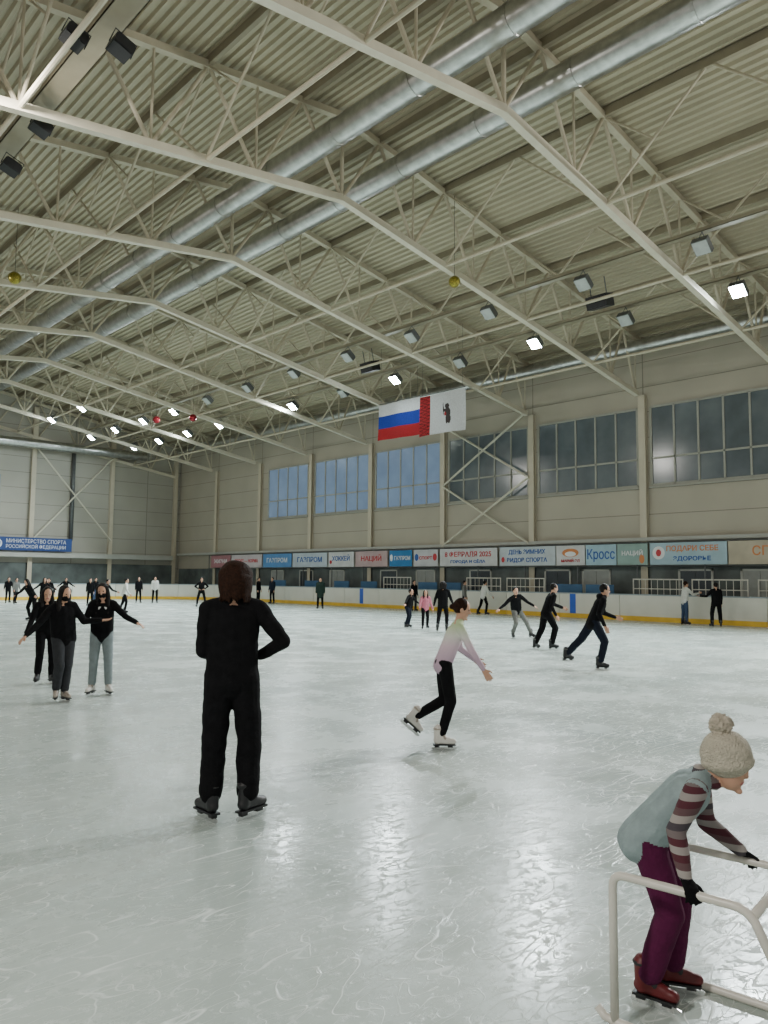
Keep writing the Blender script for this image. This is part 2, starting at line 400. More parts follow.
person("person standing in black hoodie and baggy trousers, back turned",(3.04,4.80),0,1.035,
 dict(sp=(.0,.02,1),nk=(0,.05,1),hf=(-.25,1,0),uaR=(.62,-.10,-.80),faR=(-.62,.55,-.42),uaL=(-.10,.0,-1),faL=(.25,.85,-.25),curlR=.9,curlL=.8,
      thR=(.10,.0,-1),shR=(.00,-.05,-1),thL=(-.05,.0,-1),shL=(-.05,-.06,-1),toeR=(.75,.75,0),toeL=(-.55,.9,0)),
 M_black,M_black,hair='bob',hairm=M_hairbr,boot=M_dark,trim=M_dark,voxel=.008,sh=.175,bulk=1.15,legw=1.5,hem=.07,fold=.008,face=True)
def badge(P,d): P.ell(d['c']+d['Fc']*.098*d['s']+d['S']*.02*d['s'],[d['Xc']*.07*d['s'],d['Fc']*.012*d['s'],d['S']*.035*d['s']],7)
person("person in black printed hoodie and dark jeans skating arm in arm",(4.07,10.67),165,.91,
 dict(sp=(.14,.18,1),uaR=(.66,.15,-.80),faR=(.80,.35,-.70),uaL=(-.55,.1,-.8),faL=(-.75,.35,.05),nk=(-.15,.20,1),hf=(-.45,1,-.2),
      thR=(-.02,.32,-1),shR=(.0,-.34,-1),thL=(.06,.10,-1),shL=(.0,-.22,-1),toeR=(.3,1,0),toeL=(-.2,1,0)),
 M_black,c_jeansd,hair='long',boot=M_tanboot,voxel=.0095,sh=.155,bulk=1.16,legw=1.25,face=True,extra=badge,mask=True)
person("person in black top and pale jeans skating with one arm out",(4.73,10.93),185,.915,
 dict(sp=(-.02,.10,1),uaL=(-.55,.25,-.55),faL=(-.72,.55,-.35),uaR=(.30,.25,-.85),faR=(.35,.7,.35),nk=(.1,.12,1),hf=(.15,1,-.15),
      thR=(.03,.10,-1),shR=(.05,-.14,-1),thL=(-.06,.02,-1),shL=(-.04,-.06,-1),toeR=(.4,1,0),toeL=(-.4,1,0)),
 M_black,c_jeansl,hair='long',boot=M_wboot,trim=M_tanboot,voxel=.0095,sh=.155,bulk=1.08,legw=1.22,face=True,extra=badge,mask=True)
person("person in black hoodie leaning forward just behind two friends",(4.55,12.6),175,.90,
 dict(sp=(.05,.30,1),uaR=(.30,.25,-.9),faR=(.3,.5,-.7),uaL=(-.30,.25,-.9),faL=(-.3,.5,-.7),nk=(0,.25,1),hf=(0,1,-.25),
      thR=(.04,.35,-1),shR=(.03,-.40,-1),thL=(-.05,.2,-1),shL=(-.04,-.35,-1)),
 M_black,M_black,hair='long',boot=M_dark,voxel=.011,sh=.155,bulk=1.1,legw=1.2,face=True)
person("person skating in pastel ombre long-sleeve top, black leggings and white skates",(5.81,5.32),82,.89,
 dict(sp=(0,.40,1),nk=(0,.20,1),hf=(.1,1,-.22),uaR=(.10,.42,-.85),faR=(.12,.50,-.80),uaL=(-.25,.20,-.9),faL=(-.25,.75,-.55),
      thR=(.04,.16,-1),shR=(.02,-.30,-1),thL=(-.03,.06,-1),shL=(-.05,-.85,-.50),toeR=(.05,1,0),toeL=(0,.75,-.65),flatL=False,anchor='R'),
 M_ombre,M_black,hair='bun',hairm=M_hairbr,boot=M_wboot,trim=M_tanboot,voxel=.0085,sh=.15,bulk=.95,legw=1.12,hem=.05,face=True,fold=.004)
# child with skating frame
def knit_hat(root,off,d):
    p=Prims();hk=d['hk'];HC=d['HC'];hu=d['hu'];hf=d['hf'];hx=d['hx']
    hu2=U(hu-hf*.42)
    f2=U(np.cross(hu2,hx))
    p.ell(HC+hu2*.040*hk,[hx*.108*hk,f2*.118*hk,hu2*.112*hk],0)
    p.ell(HC+hu2*.005*hk,[hx*.112*hk,f2*.122*hk,hu2*.052*hk],0)
    m=mat('knit_cream',(.60,.55,.44),.95,nscale=30,namt=.12,bump=1.,bscale=110)
    obj('knit_hat',p.build(.007,[m],'knit_hat',2,.003,(0,),3),off,root)
    q=Prims();c=HC+hu2*.172*hk
    random.seed(3)
    q.ell(c,[hx*.046*hk,hf*.046*hk,hu*.046*hk],0)
    for i in range(180):
        v=U([random.gauss(0,1) for _ in range(3)]);q.cap(c+v*.02*hk,c+v*.056*hk,.006*hk,.004*hk,0)
    obj('pompom',q.build(.0045,[mat('pompom_fur',(.46,.41,.33),.95,nscale=40,namt=.2,bump=.6,bscale=80)],'pompom',1),off,root)
def scarf(P,d):
    s=d['s'];P.ell(d['N']+d['S']*.015*s+d['Fc']*.015*s,[d['Xc']*.095*s,d['Fc']*.095*s,d['S']*.045*s],5)
CXY=(3.10,1.62);CPH=93;FA=math.radians(18);FO=(.06,0.);FH=.565
fX=np.array([math.cos(FA),-math.sin(FA),0]);fY=np.array([math.sin(FA),math.cos(FA),0])
def f2c(x,y,z): return np.array([FO[0],FO[1],0])+fX*x+fY*y+np.array([0,0,z])
CH,choff,chw=person("child in cream pompom hat, pale vest and plum trousers gripping frame",CXY,CPH,.69,
 dict(sp=(.04,.88,1),nk=(.06,.50,.36),hf=(.30,1,-.30),hu=(.05,-.08,1),nose=.3,
      gripR=f2c(.25,.22,FH),gripL=f2c(-.25,.28,FH),hdR=(.75,.35,-.45),hdL=(-.70,.45,-.45),poleR=(.5,-.6,-.4),poleL=(-.5,-.6,-.4),
      curlR=1.25,curlL=1.25,thR=(.02,.30,-1),shR=(.04,-.34,-1),thL=(-.05,.42,-1),shL=(-.02,-.12,-1),toeR=(.25,1,0),toeL=(-.1,1,0),
      palmR=(-.35,.0,-1),palmL=(.35,.0,-1),thumbR=(-.3,1,0),thumbL=(.3,1,0)),
 c_vest,c_plum,hair='short',hairm=M_hairbr,boot=M_redtrim,trim=M_dark,voxel=.0085,sh=.15,bulk=1.20,legw=1.42,hem=.07,face=True,
 headk=1.26,gloves=M_black,sleeve=M_stripe,hat=knit_hat,extra=scarf)

GRP="skaters further along the rink"
STRIDE=dict(sp=(0,.42,1),nk=(0,.25,1),hf=(0,1,-.1),uaR=(.25,-.35,-.85),faR=(.2,.35,-.8),uaL=(-.3,.5,-.7),faL=(-.15,.8,-.3),
 thR=(.10,.50,-1),shR=(.03,-.25,-1),thL=(-.22,-.48,-1),shL=(-.10,-.62,-.8),toeR=(.1,1,0),toeL=(-.5,.9,-.1),anchor='R')
GLIDE=dict(sp=(0,.28,1),nk=(0,.15,1),uaR=(.75,.1,-.6),faR=(.75,.2,-.45),uaL=(-.75,.1,-.6),faL=(-.75,.2,-.45),
 thR=(.14,.28,-1),shR=(.05,-.35,-1),thL=(-.16,.08,-1),shL=(-.08,-.3,-1))
WALK=dict(sp=(0,.18,1),uaR=(.3,.3,-1),faR=(.2,.6,-.7),uaL=(-.35,-.25,-1),faL=(-.25,.2,-1),thR=(.07,.35,-1),shR=(.03,-.15,-1),thL=(-.10,-.18,-1),shL=(-.05,-.45,-1))
def far(label,xy,phi,s,pose,t,p,**k):
    k.setdefault('bulk',1.12);k.setdefault('legw',1.2)
    return person(label,xy,phi,s,pose,t,p,group=GRP,**k)
far("person in black hoodie and navy trousers striding forward on black skates",(13.17,7.97),80,.99,dict(STRIDE,uaL=(-.3,.25,-.8),thL=(-.22,-.62,-1),shL=(-.10,-.75,-.8)),M_black,c_navy,voxel=.012,legw=1.35,face=True,hood=True)
far("person in black tracksuit pushing off with bent knees",(15.95,10.96),70,.97,dict(STRIDE,sp=(0,.38,1),thL=(-.2,-.15,-1),shL=(-.1,-.45,-1)),M_black,M_black,voxel=.012,legw=1.4)
far("person in dark jacket and grey trousers leaning with arms spread",(18.48,13.73),150,.94,dict(GLIDE,sp=(.35,.45,1),thL=(-.55,.3,-1),shL=(-.55,-.1,-1),thR=(.1,.55,-1),shR=(0,-.6,-1)),M_black,c_grey,voxel=.013)
far("person in white jacket and blue jeans leaning on the boards",(29.00,13.85),60,.97,dict(sp=(0,.15,1),uaR=(.1,.7,-.7),faR=(.0,.9,.2)),c_white,c_blue,hairm=M_hairbr)
far("person in black jacket and trousers standing by the boards",(28.85,12.55),-20,.95,dict(uaL=(-.5,.3,-.7),faL=(-.7,.5,.0),thR=(.15,.1,-1),thL=(-.2,0,-1)),M_black,M_black,legw=1.35)
far("child in dark jacket gliding with arms out",(18.91,18.9),120,.78,GLIDE,M_black,c_navy,headk=1.15)
far("child in pink jacket and dark trousers skating",(19.04,18.17),170,.76,WALK,c_pink,M_black,headk=1.15,hair='long')
far("person in black clothes skating away",(18.43,16.83),10,.94,WALK,M_black,M_black,hair='bob')
far("person in grey top standing near the boards",(28.5,24.6),100,.93,STAND,c_grey,M_black)
far("person in white top and dark trousers skating by the boards",(28.64,23.6),60,.95,WALK,c_white,M_black)
far("person in dark coat near the boards",(28.8,28.3),140,.92,STAND,M_black,c_jeansd)
far("person in long dark green coat standing still",(26.34,33.0),180,.97,STAND,c_green,M_black,bulk=1.3,hem=.25)
far("person in black clothes with hands on hips",(22.28,38.54),180,.95,dict(uaR=(.7,-.1,-.7),faR=(-.7,.3,-.5),uaL=(-.7,-.1,-.7),faL=(.7,.3,-.5),thR=(.25,0,-1),shR=(.15,0,-1),thL=(-.25,0,-1),shL=(-.15,0,-1)),M_black,M_black)
far("person in dark jacket skating in a group",(15.41,49.2),170,.90,WALK,M_black,M_black)
far("person in grey jacket skating in a group",(15.32,47.7),150,.88,WALK,c_grey,M_black)
far("person in dark jacket with arms spread",(13.82,38.98),160,.92,GLIDE,M_black,M_black,hair='long')
far("person in black jacket skating beside others",(15.0,41.3),200,.9,WALK,M_black,c_jeansd)
far("person in black jacket further along the ice",(17.7,42.7),180,.88,STAND,M_black,M_black)
far("person in white jacket and black trousers skating",(15.6,34.0),100,.93,WALK,c_white,M_black)
far("person in black clothes skating close to a friend",(15.1,34.9),120,.93,STRIDE,M_black,M_black)
far("person in white top standing with a friend",(22.9,45.3),180,.95,STAND,c_white,M_black)
far("person in black top standing with a friend",(22.1,45.9),170,.93,STAND,M_black,M_black)
far("person in dark coat beside the boards",(28.6,42.3),120,.95,STAND,M_black,M_black)
far("person in navy coat beside the boards",(28.6,40.7),220,.97,STAND,c_navy,M_black)
far("person in black jacket at the end of the rink",(19.5,51.0),170,.9,GLIDE,M_black,M_black)
far("person in blue jeans at the end of the rink",(21.0,50.0),150,.9,WALK,M_black,c_blue)
far("person in dark red jacket skating beside others",(14.3,40.2),140,.88,WALK,c_red,M_black)
far("person in black jacket gliding at the rink end",(16.9,47.5),120,.9,STRIDE,M_black,M_black)
far("person in black hoodie bending forward while skating",(10.2,29.6),235,.95,dict(GLIDE,sp=(0,.7,1),hf=(0,1,-.4)),M_black,M_black,hair='long',voxel=.013)

# ------------------------------------------------------------------ skating frame
def skating_frame():
    root=bpy.data.objects.new('skating_aid_frame',None);COL.objects.link(root)
    d=U([CXY[0],CXY[1],0]);rz=math.atan2(-d[0],d[1])-math.radians(CPH)
    off=Matrix.Rotation(rz,3,'Z')@Vector((FO[0],FO[1],0))
    root.location=(CXY[0]+off.x,CXY[1]+off.y,0);root.rotation_euler=(0,0,rz-FA)
    top(root,"white tubular steel skating aid frame held by a child",'skating aid')
    H=FH;w=.25
    def arc(p,a,b,r,n=5):
        p=Vector(p);a=Vector(a).normalized();b=Vector(b).normalized()
        return [p-a*r*(1-t)**2+b*r*t*t for t in [i/n for i in range(n+1)]]
    b0=-.08
    for g in(-1,1):
        x=w*g
        pts=[(x,b0,.02)]+arc((x,b0,H),(0,0,1),(0,1,0),.05)+[(x,.25,H)]+arc((x,.42,H),(0,1,0),(0,.45,-1),.06)+[(x,.42+.45*(H-.02),.02)]
        mb=MB();mb.path(pts,.0165,12);obj('side_tube',mb.mesh('side_tube',[M_wtube],True),(0,0,0),root)
        mb=MB();mb.path([(x,b0-.07,.05),(x,b0-.04,.022),(x,b0,.0165),(x,.64,.0165),(x,.72,.03),(x,.76,.06)],.0165,12);obj('runner',mb.mesh('runner',[M_wtube],True),(0,0,0),root)
    mb=MB();mb.path([(-w,.43,H-.02),(w,.43,H-.02)],.0165,12);obj('cross_bar',mb.mesh('cross_bar',[M_wtube],True),(0,0,0),root)
    mb=MB();mb.path([(-w,.62,.08),(w,.62,.08)],.0165,12);obj('cross_bar',mb.mesh('cross_bar',[M_wtube],True),(0,0,0),root)
skating_frame()

# ------------------------------------------------------------------ hall geometry constants
XR=14.;WX=31.8;EY=59.;Y0=-3.;XN=-3.8
def bot(x): return 12.85-(.168*(x-XR) if x>XR else .132*(XR-x))
def topz(x): return bot(x)+2.55
TY=[10.84+6*k for k in range(9)]

def ice_mat():
    m=bpy.data.materials.new('ice');m.use_nodes=True;nt=m.node_tree;b=nt.nodes['Principled BSDF'];L=nt.links.new
    N=nt.nodes.new;tc=N('ShaderNodeTexCoord')
    n1=N('ShaderNodeTexNoise');n1.inputs['Scale'].default_value=.35;n1.inputs['Detail'].default_value=8;n1.inputs['Roughness'].default_value=.6;L(tc.outputs['Object'],n1.inputs[0])
    r=N('ShaderNodeValToRGB');r.color_ramp.elements[0].position=.32;r.color_ramp.elements[1].position=.68
    r.color_ramp.elements[0].color=(.36,.43,.405,1);r.color_ramp.elements[1].color=(.50,.565,.525,1)
    L(n1.outputs['Fac'],r.inputs[0])
    prev=None
    for i,(ang,sx_,sy_,sc,th) in enumerate(((.35,.5,2.2,1.3,.012),(1.25,.45,2.4,1.1,.010),(2.3,.5,2.,1.6,.012),(2.9,.4,2.6,.9,.009),(1.8,.6,1.8,2.1,.014),(.8,.5,2.2,2.6,.014))):
        mp=N('ShaderNodeMapping');mp.inputs['Rotation'].default_value=(0,0,ang);mp.inputs['Scale'].default_value=(sx_,sy_,1);mp.inputs['Location'].default_value=(i*3.1,i*7.7,0)
        L(tc.outputs['Object'],mp.inputs[0]);nn=N('ShaderNodeTexNoise');nn.inputs['Scale'].default_value=sc;nn.inputs['Detail'].default_value=1.5;nn.inputs['Roughness'].default_value=.4
        L(mp.outputs[0],nn.inputs[0])
        mu=N('ShaderNodeMath');mu.operation='MULTIPLY';mu.inputs[1].default_value=8.;L(nn.outputs['Fac'],mu.inputs[0])
        fr=N('ShaderNodeMath');fr.operation='FRACT';L(mu.outputs[0],fr.inputs[0])
        sb=N('ShaderNodeMath');sb.operation='SUBTRACT';sb.inputs[1].default_value=.5;L(fr.outputs[0],sb.inputs[0])
        ab=N('ShaderNodeMath');ab.operation='ABSOLUTE';L(sb.outputs[0],ab.inputs[0])
        mr=N('ShaderNodeMapRange');mr.inputs[1].default_value=0;mr.inputs[2].default_value=th*2.0;mr.inputs[3].default_value=1;mr.inputs[4].default_value=0;L(ab.outputs[0],mr.inputs[0])
        bk=N('ShaderNodeTexNoise');bk.inputs['Scale'].default_value=1.7+i*.4;bk.inputs['Detail'].default_value=3;L(mp.outputs[0],bk.inputs[0])
        bs=N('ShaderNodeMapRange');bs.inputs[1].default_value=.42;bs.inputs[2].default_value=.60;L(bk.outputs['Fac'],bs.inputs[0])
        ml=N('ShaderNodeMath');ml.operation='MULTIPLY';L(mr.outputs[0],ml.inputs[0]);L(bs.outputs[0],ml.inputs[1])
        if prev is None:prev=ml.outputs[0]
        else:
            mx=N('ShaderNodeMath');mx.operation='MAXIMUM';L(prev,mx.inputs[0]);L(ml.outputs[0],mx.inputs[1]);prev=mx.outputs[0]
    nf=N('ShaderNodeTexNoise');nf.inputs['Scale'].default_value=14;nf.inputs['Detail'].default_value=8;nf.inputs['Roughness'].default_value=.75;L(tc.outputs['Object'],nf.inputs[0])
    fm=N('ShaderNodeMapRange');fm.inputs[1].default_value=.53;fm.inputs[2].default_value=.75;fm.inputs[4].default_value=.7;L(nf.outputs['Fac'],fm.inputs[0])
    mx=N('ShaderNodeMath');mx.operation='MAXIMUM';L(prev,mx.inputs[0]);L(fm.outputs[0],mx.inputs[1]);allm=mx.outputs[0]
    sc_=N('ShaderNodeMath');sc_.operation='MULTIPLY';sc_.inputs[1].default_value=.75;L(allm,sc_.inputs[0])
    mix=N('ShaderNodeMix');mix.data_type='RGBA';L(sc_.outputs[0],mix.inputs[0]);L(r.outputs[0],mix.inputs[6]);mix.inputs[7].default_value=(.80,.85,.82,1)
    L(mix.outputs[2],b.inputs['Base Color'])
    rr=N('ShaderNodeMapRange');rr.inputs[1].default_value=.32;rr.inputs[2].default_value=.68;rr.inputs[3].default_value=.12;rr.inputs[4].default_value=.36
    n2=N('ShaderNodeTexNoise');n2.inputs['Scale'].default_value=.9;n2.inputs['Detail'].default_value=8;n2.inputs['Roughness'].default_value=.65;L(tc.outputs['Object'],n2.inputs[0])
    L(n2.outputs['Fac'],rr.inputs[0])
    ad=N('ShaderNodeMath');ad.operation='MULTIPLY_ADD';ad.inputs[1].default_value=.25;L(allm,ad.inputs[0]);L(rr.outputs[0],ad.inputs[2]);L(ad.outputs[0],b.inputs['Roughness'])
    bp=N('ShaderNodeBump');bp.inputs['Strength'].default_value=.35;bp.inputs['Distance'].default_value=.004;L(allm,bp.inputs['Height'])
    n3=N('ShaderNodeTexNoise');n3.inputs['Scale'].default_value=6.;n3.inputs['Detail'].default_value=6;L(tc.outputs['Object'],n3.inputs[0])
    bp2=N('ShaderNodeBump');bp2.inputs['Strength'].default_value=.10;bp2.inputs['Distance'].default_value=.02;L(n3.outputs['Fac'],bp2.inputs['Height']);L(bp.outputs[0],bp2.inputs['Normal'])
    L(bp2.outputs[0],b.inputs['Normal']);b.inputs['IOR'].default_value=1.42
    return m
mb=MB();mb.add([(XN,Y0,0),(WX,Y0,0),(WX,EY,0),(XN,EY,0)],[(0,1,2,3)]);struct(obj('floor',mb.mesh('floor',[ice_mat()])))

def wall_mat(name,col,axis):
    m=bpy.data.materials.new(name);m.use_nodes=True;nt=m.node_tree;b=nt.nodes['Principled BSDF'];L=nt.links.new;b.inputs['Roughness'].default_value=.55
    tc=nt.nodes.new('ShaderNodeTexCoord');sx=nt.nodes.new('ShaderNodeSeparateXYZ');L(tc.outputs['Object'],sx.inputs[0])
    def line(out,per,w,off=0.):
        a=nt.nodes.new('ShaderNodeMath');a.operation='MULTIPLY_ADD';a.inputs[1].default_value=1/per;a.inputs[2].default_value=off;L(out,a.inputs[0])
        f=nt.nodes.new('ShaderNodeMath');f.operation='FRACT';L(a.outputs[0],f.inputs[0])
        c=nt.nodes.new('ShaderNodeMath');c.operation='LESS_THAN';c.inputs[1].default_value=w/per;L(f.outputs[0],c.inputs[0]);return c.outputs[0]
    l1=line(sx.outputs[2],1.15,.035);l2=line(sx.outputs[axis],6.,.05,.193)
    mx=nt.nodes.new('ShaderNodeMath');mx.operation='MAXIMUM';L(l1,mx.inputs[0]);L(l2,mx.inputs[1])
    n=nt.nodes.new('ShaderNodeTexNoise');n.inputs['Scale'].default_value=.5;L(tc.outputs['Object'],n.inputs[0])
    r=nt.nodes.new('ShaderNodeValToRGB');r.color_ramp.elements[0].color=tuple(c*.85 for c in col)+(1,);r.color_ramp.elements[1].color=tuple(min(1,c*1.12) for c in col)+(1,);L(n.outputs['Fac'],r.inputs[0])
    mix=nt.nodes.new('ShaderNodeMix');mix.data_type='RGBA';L(mx.outputs[0],mix.inputs[0]);L(r.outputs[0],mix.inputs[6]);mix.inputs[7].default_value=tuple(c*.5 for c in col)+(1,)
    L(mix.outputs[2],b.inputs['Base Color']);return m
WM=wall_mat('wall_panels',(.40,.36,.285),1);WM2=wall_mat('wall_panels_end',(.37,.35,.295),0)
zt=topz(WX)+.3
mb=MB();mb.box((WX,Y0,0),(WX+.3,EY,zt));struct(obj('wall_window_side',mb.mesh('w',[WM])))
mb=MB();pts=[(XN,0),(WX+.3,0),(WX+.3,zt),(XR,topz(XR)+.3),(XN,topz(XN)+.3)]
mb.add([(x,EY,z) for x,z in pts]+[(x,EY+.3,z) for x,z in pts],[(4,3,2,1,0),(5,6,7,8,9)]+[(i,(i+1)%5,5+(i+1)%5,5+i) for i in range(5)]);struct(obj('wall_end',mb.mesh('w',[WM2])))
def ceiling():
    mb=MB();per=.26
    xs=[];x=XN
    while x<WX+.2:
        xs+=[(x,0),(x+.09,0),(x+.13,.085),(x+.22,.085)];x+=per
    vs=[]
    for y in (Y0,EY):
        for (x,dz) in xs: vs.append((x,y,topz(min(max(x,XN),WX+.5))+.22+dz))
    n=len(xs);fs=[(i,n+i,n+i+1,i+1) for i in range(n-1)]
    mb.add(vs,fs);struct(obj('ceiling',mb.mesh('ceiling',[M_deck])))
ceiling()

# ------------------------------------------------------------------ trusses
def truss_template(y):
    root=bpy.data.objects.new('roof_truss',None);COL.objects.link(root);root.location=(XR,y,12.85)
    def part(name,pts,r,m,sq=False):
        mb=MB()
        for a,b in zip(pts[:-1],pts[1:]): mb.tube(a,b,r,8,square=sq)
        o=obj(name,mb.mesh(name,[m],False),(0,0,0),root);return o
    L=lambda x,z:(x-XR,0,z-12.85)
    part('bottom_chord',[L(XN+.2,bot(XN+.2)),L(XR,bot(XR)),L(WX-.6,bot(WX-.6))],.145,M_chord,True)
    part('top_chord',[L(XN+.2,topz(XN+.2)),L(XR,topz(XR)),L(WX-.1,topz(WX))],.135,M_web,True)
    nodes=[XR+3.*i for i in range(6)]+[WX-.7]
    nl=[XR-3.*i for i in range(6)]
    for ns in(nodes,nl):
        for a,b in zip(ns[:-1],ns[1:]):
            m=(a+b)/2
            part('web_member',[L(a,bot(a)),L(m,topz(m))],.055,M_web);part('web_member',[L(m,topz(m)),L(b,bot(b))],.055,M_web)
            part('web_member',[L(b,bot(b)),L(b,topz(b))],.035,M_web)
    part('web_member',[L(XR,bot(XR)),L(XR,topz(XR))],.06,M_web)
    return top(root,"cream-painted steel roof truss with pitched chords and diagonal webs",'roof truss',"steel roof trusses")
T0=truss_template(TY[0])
for y in TY[1:]: dup(T0,loc=(XR,y,12.85))
def brace_template(x,y):
    root=bpy.data.objects.new('roof_bracing',None);COL.objects.link(root);root.location=(x,y,bot(x))
    h=topz(x)-bot(x)
    def p(name,a,b,r):
        mb=MB();mb.tube(a,b,r,8);obj(name,mb.mesh(name,[M_web]),(0,0,0),root)
    p('tie_tube',(0,0,0),(0,6,0),.06)
    p('diagonal',(0,0,0),(0,2.9,h),.04);p('diagonal',(0,6,0),(0,3.1,h),.04)
    p('diagonal',(0,0,h),(0,1.5,h*.5),.03);p('diagonal',(0,6,h),(0,4.5,h*.5),.03)
    return top(root,"cream steel tube bracing spanning between roof trusses",'roof bracing',"longitudinal roof bracing")
for x in(5.,9.5,18.5,23.,27.5):
    b0=None
    for i,y in enumerate([4.84]+TY[:-1]):
        if b0 is None:b0=brace_template(x,y)
        else: dup(b0,loc=(x,y,bot(x)))
for i in range(12):
    x=-2.5+3*i
    if abs(x-XR)<.8: x=XR+.5
    mb=MB();mb.box((-.06,0,-.02),(.06,EY-Y0-.1,.22));o=obj('roof_purlin',mb.mesh('purlin',[M_purlin]),(x,Y0+.05,topz(x)))
    top(o,"long painted steel roof purlin under the corrugated deck",'purlin',"roof purlins")
def duct(name,p0,p1,r,label,axis):
    root=bpy.data.objects.new(name,None);COL.objects.link(root);root.location=p0
    L=(Vector(p1)-Vector(p0));n=int(L.length/1.0);d=L.normalized()
    mb=MB();u=Vector((0,0,1));a=d.cross(u).normalized();b=a.cross(d);N=20;rings=[]
    m=int(L.length/.16)
    for i in range(m+1):
        rr=r*(1.018 if i%2 else 1.0)
        rings.append([d*(L.length*i/m)+a*rr*math.cos(2*math.pi*k/N)+b*rr*math.sin(2*math.pi*k/N) for k in range(N)])
    vs=[v for R in rings for v in R];fs=[(i*N+k,i*N+(k+1)%N,(i+1)*N+(k+1)%N,(i+1)*N+k) for i in range(m) for k in range(N)]
    mb.add(vs,fs);obj('pipe',mb.mesh('pipe',[M_duct],True),(0,0,0),root)
    mb=MB();mb.tube(-d*.04,d*.04,r*1.06,24);fm_=mb.mesh('flange',[M_duct])
    for i in range(0,n,3): obj('flange',fm_,d*(i+.5),root)
    top(root,label,'air duct')
duct('air_duct',(13.0,Y0+.3,14.05),(13.0,EY-.3,14.05),.36,"large silver spiral ventilation duct under the roof ridge",1)
duct('air_duct',(15.55,Y0+.3,14.05),(15.55,EY-.3,14.05),.36,"second silver spiral ventilation duct running through the trusses",1)
duct('air_duct',(30.6,Y0+.3,11.9),(30.6,EY-1.9,11.9),.28,"silver ventilation duct along the top of the window wall",1)
duct('air_duct',(XN+.5,EY-1.2,11.2),(28.,EY-1.2,11.2),.34,"silver ventilation duct across the end wall",0)

for k,y in enumerate([4.84]+TY[:-1]):
    mb=MB();h=bot(WX)+.1
    mb.box((-.20,-.16,0),(-.17,.16,h));mb.box((.0,-.16,0),(.03,.16,h));mb.box((-.17,-.02,0),(0.,.02,h))
    o=obj('wall_column',mb.mesh('column',[M_col]),(WX-.04,y,0));top(o,"beige steel I-section column standing against the window wall",'column',"wall columns")
for x in(13.8,19.8,25.8,31.3):
    mb=MB();h=topz(x)-.3;mb.box((-.16,-.2,0),(.16,-.17,h));mb.box((-.16,0,0),(.16,.03,h));mb.box((-.02,-.17,0),(.02,0,h))
    o=obj('wall_column',mb.mesh('column',[M_col]),(x,EY-.04,0));top(o,"beige steel I-section column standing against the end wall",'column',"end wall columns")
def xbrace(axis,a0,a1,z0,z1,zm=None):
    root=bpy.data.objects.new('cross_bracing',None);COL.objects.link(root)
    root.location=(WX-.32,(a0+a1)/2,z0) if axis==1 else ((a0+a1)/2,EY-.55,z0)
    hw=(a1-a0)/2
    lv=[0,z1-z0] if zm is None else [0,zm-z0,z1-z0]
    for lo,hi in zip(lv[:-1],lv[1:]):
        for g in(1,-1):
            p=(0,-hw*g,lo) if axis==1 else(-hw*g,0,lo);q=(0,hw*g,hi) if axis==1 else(hw*g,0,hi)
            mb=MB();mb.tube(p,q,.06,8);obj('diagonal',mb.mesh('diagonal',[M_brace]),(0,0,0),root)
    top(root,"cream steel tube cross bracing between wall columns",'bracing')
xbrace(1,22.95,28.75,3.5,10.2,6.8);xbrace(0,19.9,25.7,4.4,11.)
def glassmat(name,c,em,es):
    return mat(name,c,.15,emit=em,es=es,nscale=.8,namt=.35,spec=.5)
G1=glassmat('glass_grey_glow',(.085,.095,.095),(.12,.18,.22),.09);G2=glassmat('glass_dusk_glow',(.09,.12,.16),(.17,.25,.38),.55)  # pane emission stands in for dusk light coming from outside
wi=0
for i,(a,b_,gm,nc) in enumerate(((4.95+.3,10.84-.3,G1,5),(11.15,16.5,G1,5),(17.15,22.5,G1,5),(23.15,28.5,G1,5),(29.15,34.5,G2,5),(35.15,40.5,G2,5),(41.3,45.9,G2,4))):
    z0,z1=5.9,9.4;mb=MB()
    x=WX
    mb.add([(x-.02,a,z0),(x-.02,b_,z0),(x-.02,b_,z1),(x-.02,a,z1)],[(0,3,2,1)],1)
    def bar(y0,y1,za,zb,t=.07): mb.box((x-t,y0,za),(x-.01,y1,zb),0)
    bar(a-.06,a+.05,z0,z1);bar(b_-.05,b_+.06,z0,z1);bar(a,b_,z0-.06,z0+.05);bar(a,b_,z1-.05,z1+.06)
    bar(a,b_,z0+1.15,z0+1.23)
    for j in range(1,nc): yy=a+(b_-a)*j/nc;bar(yy-.04,yy+.04,z0,z1)
    mb.box((x-.16,a-.1,z0-.13),(x,b_+.1,z0-.06),0)
    struct(obj('window_%d'%(i+1),mb.mesh('window',[M_frame,gm])))
mb=MB();mb.box((11.,EY-.06,5.9),(17.6,EY-.02,8.9),1)
for j in range(6): xx=11+6.6*j/5;mb.box((xx-.05,EY-.1,5.9),(xx+.05,EY-.03,8.9),0)
mb.box((11,EY-.1,7.2),(17.6,EY-.03,7.28),0);struct(obj('window_8',mb.mesh('window',[M_frame,G2])))
M_ledge=mat('ledge',(.42,.42,.38),.5,nscale=2,namt=.05);M_low=mat('lower_wall',(.10,.115,.11),.6,nscale=1.,namt=.4)
mb=MB();mb.box((WX-.35,Y0,3.42),(WX,EY-.4,3.58));struct(obj('trim_1',mb.mesh('trim',[M_ledge])))
mb=MB();mb.box((17.,EY-.6,3.0),(31.,EY-.02,3.35));struct(obj('trim_2',mb.mesh('trim',[M_ledge])))
mb=MB();mb.box((WX-.10,Y0,0),(WX,EY-.4,2.3));struct(obj('trim_3',mb.mesh('trim',[M_low])))
mb=MB();mb.box((XN,EY-.10,0),(WX-.3,EY,2.6));struct(obj('trim_4',mb.mesh('trim',[M_low])))
